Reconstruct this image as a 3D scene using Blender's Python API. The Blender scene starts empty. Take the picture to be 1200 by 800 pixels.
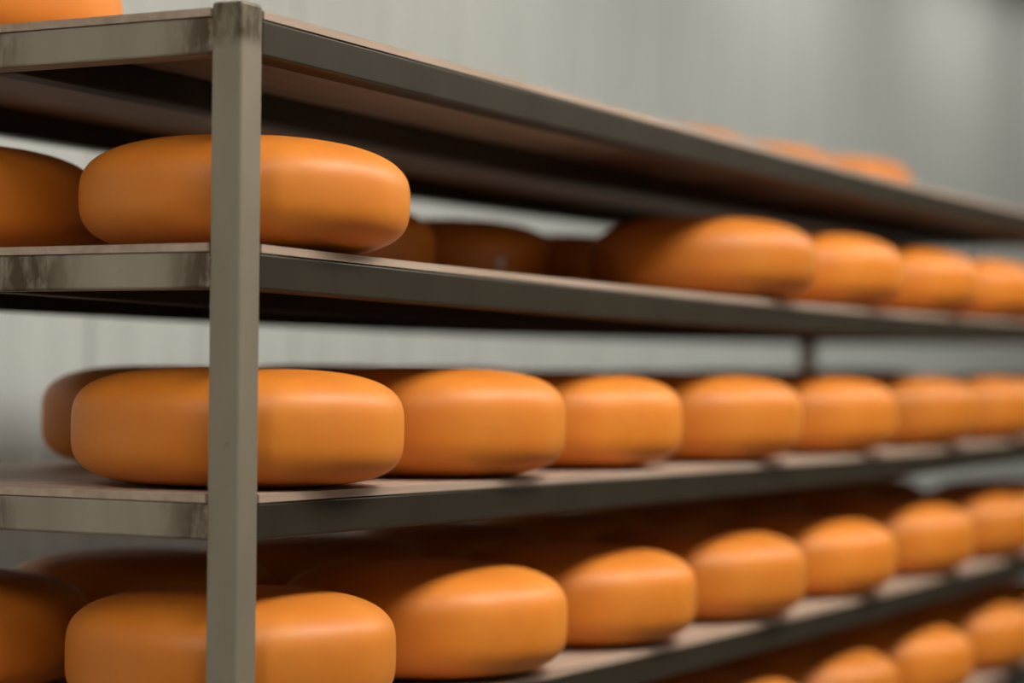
import bpy, bmesh, math, random
from mathutils import Vector, Matrix
random.seed(7)
S = bpy.context.scene
COL = S.collection
R = math.radians
EYE = 1.35                                     # eye height above the floor, metres

# ------------------------------------------------------------------ camera
cd = bpy.data.cameras.new('camera')
cam = bpy.data.objects.new('camera', cd); COL.objects.link(cam)
cd.sensor_width = 36.0
cd.lens = 79.9
cam.location = (-2.115, -1.462, EYE)
YAW, PITCH, ROLL = 27.8, 0.80, 0.50
f = Vector((math.cos(R(YAW)) * math.cos(R(PITCH)), math.sin(R(YAW)) * math.cos(R(PITCH)), math.sin(R(PITCH))))
cam.rotation_euler = (f.to_track_quat('-Z', 'Y').to_matrix() @ Matrix.Rotation(R(ROLL), 3, 'Z')).to_euler()
cd.dof.use_dof = True
cd.dof.focus_distance = 2.75
cd.dof.aperture_fstop = 1.7
cd.clip_start = 0.05
S.camera = cam

# ------------------------------------------------------------------ world and colour
w = bpy.data.worlds.new('world'); S.world = w; w.use_nodes = True
w.node_tree.nodes['Background'].inputs[0].default_value = (0.75, 0.80, 0.82, 1)
w.node_tree.nodes['Background'].inputs[1].default_value = 0.10
S.view_settings.view_transform = 'Standard'
S.view_settings.look = 'None'
S.view_settings.gamma = 1.0
S.view_settings.use_curve_mapping = False
S.view_settings.exposure = -0.24


def area(name, loc, aim, sx, sy, power, col):
    ld = bpy.data.lights.new(name, 'AREA'); ld.shape = 'RECTANGLE'
    ld.size = sx; ld.size_y = sy; ld.energy = power; ld.color = col
    o = bpy.data.objects.new(name, ld); COL.objects.link(o)
    o.location = loc
    o.rotation_euler = (Vector(aim) - Vector(loc)).to_track_quat('-Z', 'Y').to_euler()
    return o


# weak ambient fill, added at an unseen window in the front wall, across the aisle from the rack
FILL = area('window_fill', (1.2, -4.42, 2.35), (1.2, 0.0, 1.45), 3.4, 1.3, 16, (1.0, 0.93, 0.82))


# ------------------------------------------------------------------ helpers
def link(name, bm, mat, parent=None, smooth=False):
    me = bpy.data.meshes.new(name)
    bmesh.ops.recalc_face_normals(bm, faces=bm.faces[:])
    bm.to_mesh(me); bm.free()
    me.materials.append(mat)
    if smooth:
        me.polygons.foreach_set('use_smooth', [True] * len(me.polygons))
    o = bpy.data.objects.new(name, me); COL.objects.link(o)
    if parent: o.parent = parent
    return o


def tag(o, label=None, cat=None, group=None, kind=None):
    if label: o['label'] = label
    if cat: o['category'] = cat
    if group: o['group'] = group
    if kind: o['kind'] = kind
    return o


def empty(name, loc):
    o = bpy.data.objects.new(name, None); COL.objects.link(o)
    o.location = loc; o.empty_display_size = 0.1
    return o


def box(bm, x0, x1, y0, y1, z0, z1, nx=1, zf=None):
    """box with nx segments along x; zf(x) shifts it down (the slight sag of a loaded shelf)"""
    rings = []
    for i in range(nx + 1):
        x = x0 + (x1 - x0) * i / nx
        d = zf(x) if zf else 0.0
        rings.append([bm.verts.new((x, y, z + d)) for y, z in ((y0, z0), (y1, z0), (y1, z1), (y0, z1))])
    for a, b in zip(rings, rings[1:]):
        for k in range(4):
            bm.faces.new((a[k], a[(k + 1) % 4], b[(k + 1) % 4], b[k]))
    bm.faces.new(rings[0]); bm.faces.new(rings[-1][::-1])


def bevel(bm, w, seg=2, ang=40):
    bmesh.ops.recalc_face_normals(bm, faces=bm.faces[:])
    es = [e for e in bm.edges if len(e.link_faces) == 2 and e.calc_face_angle(0) > R(ang)]
    bmesh.ops.bevel(bm, geom=es, offset=w, segments=seg, profile=0.5, affect='EDGES')


# ------------------------------------------------------------------ materials
def mat(name):
    m = bpy.data.materials.new(name); m.use_nodes = True
    nt = m.node_tree
    return m, nt, nt.nodes['Principled BSDF']


def ramp(nt, fac, stops):
    r = nt.nodes.new('ShaderNodeValToRGB')
    el = r.color_ramp.elements
    while len(el) < len(stops): el.new(0.5)
    for e, (p, c) in zip(el, stops):
        e.position = p; e.color = (*c, 1)
    nt.links.new(fac, r.inputs[0])
    return r.outputs[0]


def noise(nt, scale, detail=3, stretch=(1, 1, 1), space='Object', rough=0.5):
    tc = nt.nodes.new('ShaderNodeTexCoord'); mp = nt.nodes.new('ShaderNodeMapping')
    mp.inputs['Scale'].default_value = stretch
    nt.links.new(tc.outputs[space], mp.inputs[0])
    n = nt.nodes.new('ShaderNodeTexNoise')
    n.inputs['Scale'].default_value = scale; n.inputs['Detail'].default_value = detail
    n.inputs['Roughness'].default_value = rough
    nt.links.new(mp.outputs[0], n.inputs['Vector'])
    return n.outputs['Fac']


def bump(nt, b, h, strength, dist=0.002):
    n = nt.nodes.new('ShaderNodeBump'); n.inputs['Strength'].default_value = strength
    n.inputs['Distance'].default_value = dist
    nt.links.new(h, n.inputs['Height']); nt.links.new(n.outputs[0], b.inputs['Normal'])


def mix(nt, fac, a, b):
    m = nt.nodes.new('ShaderNodeMix'); m.data_type = 'RGBA'
    nt.links.new(fac, m.inputs[0])
    for s, i in ((a, 6), (b, 7)):
        if isinstance(s, tuple): m.inputs[i].default_value = (*s, 1)
        else: nt.links.new(s, m.inputs[i])
    return m.outputs[2]


def cheese_material():
    m, nt, b = mat('orange_cheese_rind')
    c = ramp(nt, noise(nt, 6, 4), [(0.3, (0.66, 0.185, 0.014)), (0.7, (0.80, 0.265, 0.028))])
    oi = nt.nodes.new('ShaderNodeObjectInfo')       # every wheel a little riper or paler than its neighbour
    hv = nt.nodes.new('ShaderNodeHueSaturation')
    mr = nt.nodes.new('ShaderNodeMapRange'); mr.inputs['To Min'].default_value = 0.86; mr.inputs['To Max'].default_value = 1.08
    nt.links.new(oi.outputs['Random'], mr.inputs['Value']); nt.links.new(mr.outputs[0], hv.inputs['Value'])
    nt.links.new(c, hv.inputs['Color']); c = hv.outputs['Color']
    nt.links.new(c, b.inputs['Base Color'])
    b.inputs['Roughness'].default_value = 0.48
    b.inputs['Specular IOR Level'].default_value = 0.42
    b.inputs['Subsurface Weight'].default_value = 0.12
    b.inputs['Subsurface Radius'].default_value = (0.02, 0.008, 0.002)
    bump(nt, b, noise(nt, 30, 4), 0.15, 0.002)
    return m


def steel_material(name, k=1.0, grime=None, tint=(1, 1, 1)):
    m, nt, b = mat(name)
    base = ramp(nt, noise(nt, 9, 5, (1, 1, 0.4)), [(0.25, (0.30 * k * tint[0], 0.27 * k * tint[1], 0.215 * k * tint[2])),
                                                     (0.75, (0.40 * k * tint[0], 0.37 * k * tint[1], 0.30 * k * tint[2]))])
    spots = ramp(nt, noise(nt, 40, 6, rough=0.65), [(0.66, (0, 0, 0)), (0.80, (0.6, 0.6, 0.6))])
    col = mix(nt, spots, base, (0.16, 0.12, 0.075))
    for axis, lo, hi in grime or ():                # dirt caked round the welds and the post's top
        tc = nt.nodes.new('ShaderNodeTexCoord'); sp = nt.nodes.new('ShaderNodeSeparateXYZ')
        nt.links.new(tc.outputs['Object'], sp.inputs[0])
        mr = nt.nodes.new('ShaderNodeMapRange'); mr.interpolation_type = 'SMOOTHSTEP'
        mr.inputs['From Min'].default_value = lo; mr.inputs['From Max'].default_value = hi
        nt.links.new(sp.outputs[axis], mr.inputs['Value'])
        mu = nt.nodes.new('ShaderNodeMath'); mu.operation = 'MULTIPLY'; mu.use_clamp = True
        n = ramp(nt, noise(nt, 30, 5, (1, 1, 0.35), rough=0.65), [(0.38, (0.2, 0.2, 0.2)), (0.55, (1, 1, 1))])
        nt.links.new(mr.outputs[0], mu.inputs[0]); nt.links.new(n, mu.inputs[1])
        col = mix(nt, mu.outputs[0], col, (0.085, 0.058, 0.03))
    nt.links.new(col, b.inputs['Base Color'])
    b.inputs['Metallic'].default_value = 0.45
    b.inputs['Roughness'].default_value = 0.45
    b.inputs['Specular IOR Level'].default_value = 0.5 if k > 0.5 else 0.2
    bump(nt, b, noise(nt, 60, 4), 0.12, 0.001)
    return m


def rust_material():
    m, nt, b = mat('weld_rust_and_grime')
    c = ramp(nt, noise(nt, 40, 6, rough=0.7), [(0.35, (0.10, 0.065, 0.035)), (0.65, (0.25, 0.20, 0.14))])
    nt.links.new(c, b.inputs['Base Color'])
    b.inputs['Roughness'].default_value = 0.8
    bump(nt, b, noise(nt, 90, 5), 0.5, 0.002)
    return m


def board_material():
    m, nt, b = mat('pale_pinkish_shelf_board')
    c = ramp(nt, noise(nt, 4, 5, (1, 14, 14)), [(0.3, (0.36, 0.255, 0.185)), (0.7, (0.50, 0.37, 0.285))])
    nt.links.new(c, b.inputs['Base Color'])
    b.inputs['Roughness'].default_value = 0.6
    bump(nt, b, noise(nt, 8, 4, (1, 20, 20)), 0.15, 0.001)
    return m


def plain(name, col, rough=0.6, sc=3, stretch=(1, 1, 1), d=0.06):
    m, nt, b = mat(name)
    lo = tuple(x * (1 - d) for x in col); hi = tuple(x * (1 + d) for x in col)
    nt.links.new(ramp(nt, noise(nt, sc, 4, stretch, 'Object'), [(0.3, lo), (0.7, hi)]), b.inputs['Base Color'])
    b.inputs['Roughness'].default_value = rough
    return m


M_CHEESE = cheese_material()
M_POST = steel_material('dull_grey_steel_post', 0.80, [(2, EYE + 0.36, EYE + 0.385)], (1.08, 1.0, 0.92))
M_END = steel_material('dull_grey_steel_end_rail', 0.95, [(1, 0.13, 0.045), (1, 0.29, 0.37)], (1.06, 1.0, 0.94))
M_END_RUSTY = steel_material('rust_patched_steel_end_rail', 0.95, [(1, 0.13, 0.045), (1, 0.20, 0.30)], (1.06, 1.0, 0.94))
M_STEEL = steel_material('shade_browned_steel_long_rail', 0.13, None, (1.1, 0.95, 0.75))  # brown steel, darkened in colour for the scant light on the front faces
M_RUST = rust_material()
M_BOARD = board_material()
M_PANEL = plain('pale_grey_wall_panel', (0.66, 0.685, 0.645), 0.5, 2.0, (5, 5, 0.25), 0.07)
M_WALL = plain('grey_wall_core', (0.12, 0.12, 0.115), 0.6)
M_FLOOR = plain('grey_concrete_floor', (0.09, 0.085, 0.075), 0.55, 1.5, d=0.15)
M_CEIL = plain('off_white_ceiling', (0.25, 0.25, 0.24), 0.7)
M_PAPER = plain('pale_paper_tag', (0.75, 0.72, 0.68), 0.7, 30)
M_WHITE = plain('white_lamp_housing', (0.7, 0.7, 0.7), 0.5)
M_RUBBER = plain('black_rubber', (0.03, 0.03, 0.03), 0.7)
M_TUBE, nt_, b_ = mat('lit_lamp_tube')
b_.inputs['Emission Color'].default_value = (1.0, 0.97, 0.92, 1); b_.inputs['Emission Strength'].default_value = 6.0
M_GLASS, nt_, b_ = mat('window_glass')
b_.inputs['Transmission Weight'].default_value = 1.0; b_.inputs['Roughness'].default_value = 0.02; b_.inputs['IOR'].default_value = 1.1

# ------------------------------------------------------------------ room
RX0, RX1, RY0, RY1, RZ = -5.0, 11.0, -4.5, 1.62, 3.42


def struct(name, boxes, m):
    bm = bmesh.new()
    for b in boxes: box(bm, *b)
    return tag(link(name, bm, m), kind='structure')


struct('floor', [(RX0 - .15, RX1 + .15, RY0 - .15, RY1 + .15, -0.12, 0.0)], M_FLOOR)
struct('ceiling', [(RX0 - .15, RX1 + .15, RY0 - .15, RY1 + .15, RZ, RZ + 0.12)], M_CEIL)
struct('wall_left', [(RX0 - .15, RX0, RY0, RY1, 0, RZ)], M_WALL)
struct('wall_right', [(RX1, RX1 + .15, RY0, RY1, 0, RZ)], M_WALL)
WX0, WX1, WZ0, WZ1 = -0.55, 2.95, 1.65, 3.05
struct('wall_front', [(RX0, WX0, RY0 - .15, RY0, 0, RZ), (WX1, RX1, RY0 - .15, RY0, 0, RZ),
                      (WX0, WX1, RY0 - .15, RY0, 0, WZ0), (WX0, WX1, RY0 - .15, RY0, WZ1, RZ)], M_WALL)
win = struct('window_1', [(WX0, WX0 + .05, RY0 - .12, RY0 - .04, WZ0, WZ1), (WX1 - .05, WX1, RY0 - .12, RY0 - .04, WZ0, WZ1),
                          (WX0 + .05, WX1 - .05, RY0 - .12, RY0 - .04, WZ0, WZ0 + .05),
                          (WX0 + .05, WX1 - .05, RY0 - .12, RY0 - .04, WZ1 - .05, WZ1)], M_WHITE)
bm = bmesh.new(); box(bm, WX0 + .05, WX1 - .05, RY0 - .09, RY0 - .08, WZ0 + .05, WZ1 - .05)
link('pane', bm, M_GLASS, win)

back = struct('wall_back', [(RX0, RX1, RY1 + 0.035, RY1 + .15, 0, RZ)], M_WALL)
# upright sheet-metal panels, shallow trapezoid ribs, each its own piece
PW = 0.40
bm = bmesh.new()
prof = [(0.004, 0.034), (0.004, 0.012), (0.03, 0.0), (0.17, 0.0), (0.19, 0.010), (0.21, 0.010), (0.23, 0.0), (0.37, 0.0), (0.396, 0.012), (0.396, 0.034)]
lo = [bm.verts.new((x, y, 0)) for x, y in prof]; hi = [bm.verts.new((x, y, RZ)) for x, y in prof]
n = len(prof)
for i in range(n):
    bm.faces.new((lo[i], lo[(i + 1) % n], hi[(i + 1) % n], hi[i]))
bm.faces.new(lo); bm.faces.new(hi[::-1])
p0 = link('wall_panel', bm, M_PANEL, back)
p0.location = (RX0, RY1, 0)
for i in range(1, int((RX1 - RX0) / PW + 1e-6)):
    c = p0.copy(); c.location = (RX0 + i * PW, RY1, 0); COL.objects.link(c)


# ceiling lamps: each has a housing, a tube and its own light
def ceiling_lamp(x, y, label, power):
    d = 0.40 if y < 0 else 0.09                      # broad panels over the aisle, slim ones behind
    t = empty('ceiling_light', (x, y, RZ)); tag(t, label, 'lamp', 'ceiling lamps')
    bm = bmesh.new(); box(bm, -0.75, 0.75, -d, d, -0.08, 0.0); bevel(bm, .01)
    link('housing', bm, M_WHITE, t)
    bm = bmesh.new(); box(bm, -0.70, 0.70, -d + .03, d - .03, -0.10, -0.08)
    link('tube', bm, M_TUBE, t)
    ld = bpy.data.lights.new('tube_light', 'AREA'); ld.shape = 'RECTANGLE'; ld.size = 1.4; ld.size_y = 2 * d - .06
    ld.energy = power; ld.color = (1.0, 0.96, 0.88)
    o = bpy.data.objects.new('tube_light', ld); COL.objects.link(o); o.parent = t; o.location = (0, 0, -0.11)
    o['label'] = 'glow of the lamp tube'


# two rows: over the aisle in front of the rack, and one added over the gap to brighten the wall
LAMPS = [(-3.6, -0.8, 62), (-1.4, -1.65, 26), (0.9, -1.5, 74), (3.1, -1.5, 48), (5.3, -1.6, 26), (7.5, -1.6, 10),  # first two are unseen fill, added to brighten the left-facing sides
         (-2.4, 1.0, 3), (1.0, 1.0, 6), (3.4, 1.0, 5), (5.8, 1.0, 6.5), (8.0, 1.0, 6), (10.1, 1.0, 7)]
for i, (x, y, p) in enumerate(LAMPS):
    row = 'over the aisle' if y < 0 else 'added over the gap to light the wall'
    k = i if y < 0 else i - 6
    ceiling_lamp(x, y, '%s long ceiling lamp from the left, %s' % (['first', 'second', 'third', 'fourth', 'fifth', 'sixth'][k], row), p)

# ------------------------------------------------------------------ the rack
L, W, T = 4.10, 0.86, 0.042
LIP = [0.402, 0.135, -0.150, -0.428, -0.692]        # rail tops, above or below the eye
BT = 0.0095
SAG = 0.013
sag = lambda x: -SAG * math.sin(math.pi * min(max(x / L, 0), 1))

rack = empty('cheese_rack', (0, 0, 0))
tag(rack, 'grey welded steel rack of square tubes carrying the cheese shelves', 'rack')
TOP = EYE + 0.418


def post(x, y):
    bm = bmesh.new(); box(bm, 0, T, 0, T, 0.012, TOP); bevel(bm, 0.004, 3)
    o = link('post', bm, M_POST, rack); o.location = (x, y, 0)
    bm = bmesh.new(); box(bm, -.008, T + .008, -.008, T + .008, 0, 0.012); bevel(bm, .002, 1)
    link('foot_plate', bm, M_STEEL, o)
    return o


post0 = post(0, 0); post(0, W - T); post(L - T, 0); post(L - T, W - T)
# darker brown weathered sleeve-like collar of grime at the top of the corner post
CR = 0.36                                           # where the centre rail meets the end rails
for lv, h in enumerate(LIP):
    z1 = EYE + h; z0 = z1 - T
    for y in (0, W - T):                            # long rails, front and rear
        bm = bmesh.new(); box(bm, T, L - T, y + .001, y + T - .001, z0, z1, 24, sag); bevel(bm, .003, 2)
        link('long_rail', bm, M_STEEL, rack)
    bm = bmesh.new(); box(bm, T, L - T, CR, CR + T, z0, z1, 24, sag); bevel(bm, .003, 2)
    link('centre_rail', bm, M_STEEL, rack)
    for x in (0, L - T):                            # short end rails
        bm = bmesh.new(); box(bm, x + .001, x + T - .001, T, W - T, z0, z1); bevel(bm, .003, 2)
        link('end_rail', bm, M_END_RUSTY if lv == 1 else M_END, rack)
    # rough weld beads where the end rail meets the corner post and the centre rail
    for (y, ln) in ((T, 0.006), (CR - 0.003, 0.005)):
        bm = bmesh.new()
        k = 9
        for i in range(k):
            z = z0 + .004 + (T - .0095) * i / (k - 1)
            r = 0.0028 + 0.0012 * random.random()
            mtx = Matrix.Translation((0.0005, y + 0.002 * random.random(), z)) @ Matrix.Diagonal((0.6, 1.2, 1.1, 1))
            bmesh.ops.create_icosphere(bm, subdivisions=1, radius=r, matrix=mtx)
        tag(link('weld_bead', bm, M_RUST, rack), 'rough brown weld')

# shelf boards lying on the rails, notched round the posts
LVN = ['top', 'second', 'middle', 'fourth', 'lowest']
for lv, h in enumerate(LIP):
    z0 = EYE + h + 0.0004; z1 = z0 + BT
    bm = bmesh.new()
    box(bm, T + .002, L - T - .002, 0.0, W, z0, z1, 24, sag)
    box(bm, 0, T + .002, T + .002, W - T - .002, z0, z1, 1, sag)
    box(bm, L - T - .002, L, T + .002, W - T - .002, z0, z1, 1, sag)
    o = link('shelf_board', bm, M_BOARD)
    lab = ['pale topmost shelf board with the grey wall above its edge',
           'pale shelf board, second from the top, with a wide gap between its cheeses',
           'pale middle shelf board just below eye level under a full row of cheeses',
           'pale fourth shelf board, seen from above at the lower right',
           'lowest shelf board, only its far end showing in the bottom right corner'][lv]
    tag(o, lab, 'shelf', 'shelf boards of the rack')

# ------------------------------------------------------------------ cheese wheels
CRAD, CH = 0.203, 0.150


def cheese_mesh(nt, nb):
    bm = bmesh.new()
    N, K = 64, 40
    hz = CH / 2 * 1.01
    prof = []
    for i in range(K + 1):
        a = -math.pi / 2 + math.pi * i / K
        c, s = math.cos(a), math.sin(a)
        e = nb if s < 0 else nt
        r = CRAD * abs(c) ** (2 / e)
        z = hz * math.copysign(abs(s) ** (2 / e), s)
        prof.append((r, max(z, -CH / 2) + CH / 2))
    rings = []
    for r, z in prof[1:-1]:
        rings.append([bm.verts.new((r * math.cos(2 * math.pi * j / N), r * math.sin(2 * math.pi * j / N), z)) for j in range(N)])
    for a, b in zip(rings, rings[1:]):
        for j in range(N):
            bm.faces.new((a[j], a[(j + 1) % N], b[(j + 1) % N], b[j]))
    bv = bm.verts.new((0, 0, prof[0][1])); tv = bm.verts.new((0, 0, prof[-1][1]))
    for j in range(N):
        bm.faces.new((bv, rings[0][(j + 1) % N], rings[0][j]))
        bm.faces.new((tv, rings[-1][j], rings[-1][(j + 1) % N]))
    return bm


ORD = ['first', 'second', 'third', 'fourth', 'fifth', 'sixth', 'seventh', 'eighth', 'ninth', 'tenth']
PROTO = {}


def cheese(lv, x, y, label, group, s=1.0):
    key = 0 if lv < 2 else 1                         # flatter wheels above, squarer ones below
    if key not in PROTO:
        PROTO[key] = link('round_cheese', cheese_mesh(*((2.75, 3.4), (3.3, 3.8))[key]), M_CHEESE, smooth=True); o = PROTO[key]
    else:
        o = PROTO[key].copy(); COL.objects.link(o)
    o.location = (x, y, EYE + LIP[lv] + 0.0004 + BT + sag(x) + 0.0007)
    slope = (sag(x + .1) - sag(x - .1)) / .2
    o.rotation_euler = (0, -math.atan(slope), 0)
    o.scale = (s, s, random.uniform(0.98, 1.02) if x > .3 or lv not in (1, 2) or y > .3 else 0.965)
    tag(o, label, 'cheese', group)
    return o


SH = ['top shelf', 'second shelf', 'middle shelf', 'fourth shelf', 'lowest shelf']
FRONT = {
    1: [(.237, .156), (1.69, .155), (2.20, .16), (2.74, .16), (3.24, .16), (3.72, .165)],
    2: [(.226, .155), (.69, .16), (1.16, .185), (1.64, .16), (2.18, .16), (2.74, .16), (3.26, .16), (3.74, .165)],
    3: [(.214, .154), (.70, .16), (1.18, .165), (1.66, .16), (2.18, .16), (2.72, .16), (3.25, .16), (3.74, .165)],
    4: [(1.70, .16), (2.20, .16), (2.72, .16), (3.24, .16), (3.73, .165)],
}
REAR = {
    1: [.22, .67, 1.12, 1.58, 2.04],
    2: [.73, 1.17, 1.60, 2.06, 2.52, 2.98, 3.44, 3.87],
    3: [.20, .66, 1.12, 1.58, 2.04, 2.50, 2.96, 3.42, 3.86],
}
cheese(0, .255, .62, 'orange cheese wheel on the top shelf, cut by the upper left corner', 'cheeses on the top shelf')
for i, (x, y) in enumerate([(2.50, .605), (2.95, .57), (3.40, .525)]):
    cheese(0, x, y, ['orange cheese wheel barely peeking over the top shelf edge, nearest of three',
                     'orange cheese wheel peeking over the top shelf edge, middle of three',
                     'orange cheese wheel peeking highest over the top shelf edge, farthest of three'][i], 'cheeses on the top shelf')
for lv, row in FRONT.items():
    for i, (x, y) in enumerate(row):
        if lv == 1 and i == 0: lab = 'big orange cheese wheel standing alone behind the corner post, second shelf'
        elif lv == 1 and i == 1: lab = 'orange cheese wheel just right of the wide empty gap on the second shelf'
        elif i == 0 and lv < 4: lab = 'orange cheese wheel right behind the corner post on the %s' % SH[lv]
        else: lab = '%s orange cheese wheel from the left, front row of the %s' % (ORD[i], SH[lv])
        cheese(lv, x, y, lab, 'front row of cheeses on the %s' % SH[lv], (0, 1.012, 1.012, 1.0, 1.0)[lv] if i == 0 else random.uniform(.99, 1.01))
tagged = None
for lv, row in REAR.items():
    for i, x in enumerate(row):
        y = .625 + random.uniform(-.008, .008)
        o = cheese(lv, x, y, '%s shaded cheese wheel from the left, rear row of the %s' % (ORD[i], SH[lv]),
                   'rear row of cheeses on the %s' % SH[lv])
        if lv == 2 and i > 0: o.scale.z = 1.06 + .01 * (i % 3)      # these stand a little taller than the row in front
        if lv == 1 and i == 3: tagged = o

# the pale paper tag stuck low on one shaded cheese of the second shelf
tagged.scale = (1, 1, 1)
tagged['label'] = 'shaded brown cheese wheel with a tiny pale tag, rear of the second shelf'
a0 = math.atan2(-0.18, -0.12)
bm = bmesh.new()
vs = []
for rr in (CRAD + .0012, CRAD - .003):
    vs.append([[bm.verts.new((rr * math.cos(a0 + da), rr * math.sin(a0 + da), z)) for da in (-.034, 0, .034)] for z in (.052, .072)])
for k in range(2):
    bm.faces.new((vs[0][0][k], vs[0][0][k + 1], vs[0][1][k + 1], vs[0][1][k]))
    bm.faces.new((vs[1][0][k], vs[1][1][k], vs[1][1][k + 1], vs[1][0][k + 1]))
    for q in range(2):
        bm.faces.new((vs[0][q][k], vs[0][q][k + 1], vs[1][q][k + 1], vs[1][q][k]))
for e in (0, 2):
    bm.faces.new((vs[0][0][e], vs[0][1][e], vs[1][1][e], vs[1][0][e]))
tag(link('paper_tag', bm, M_PAPER, tagged), 'tiny pale paper tag')
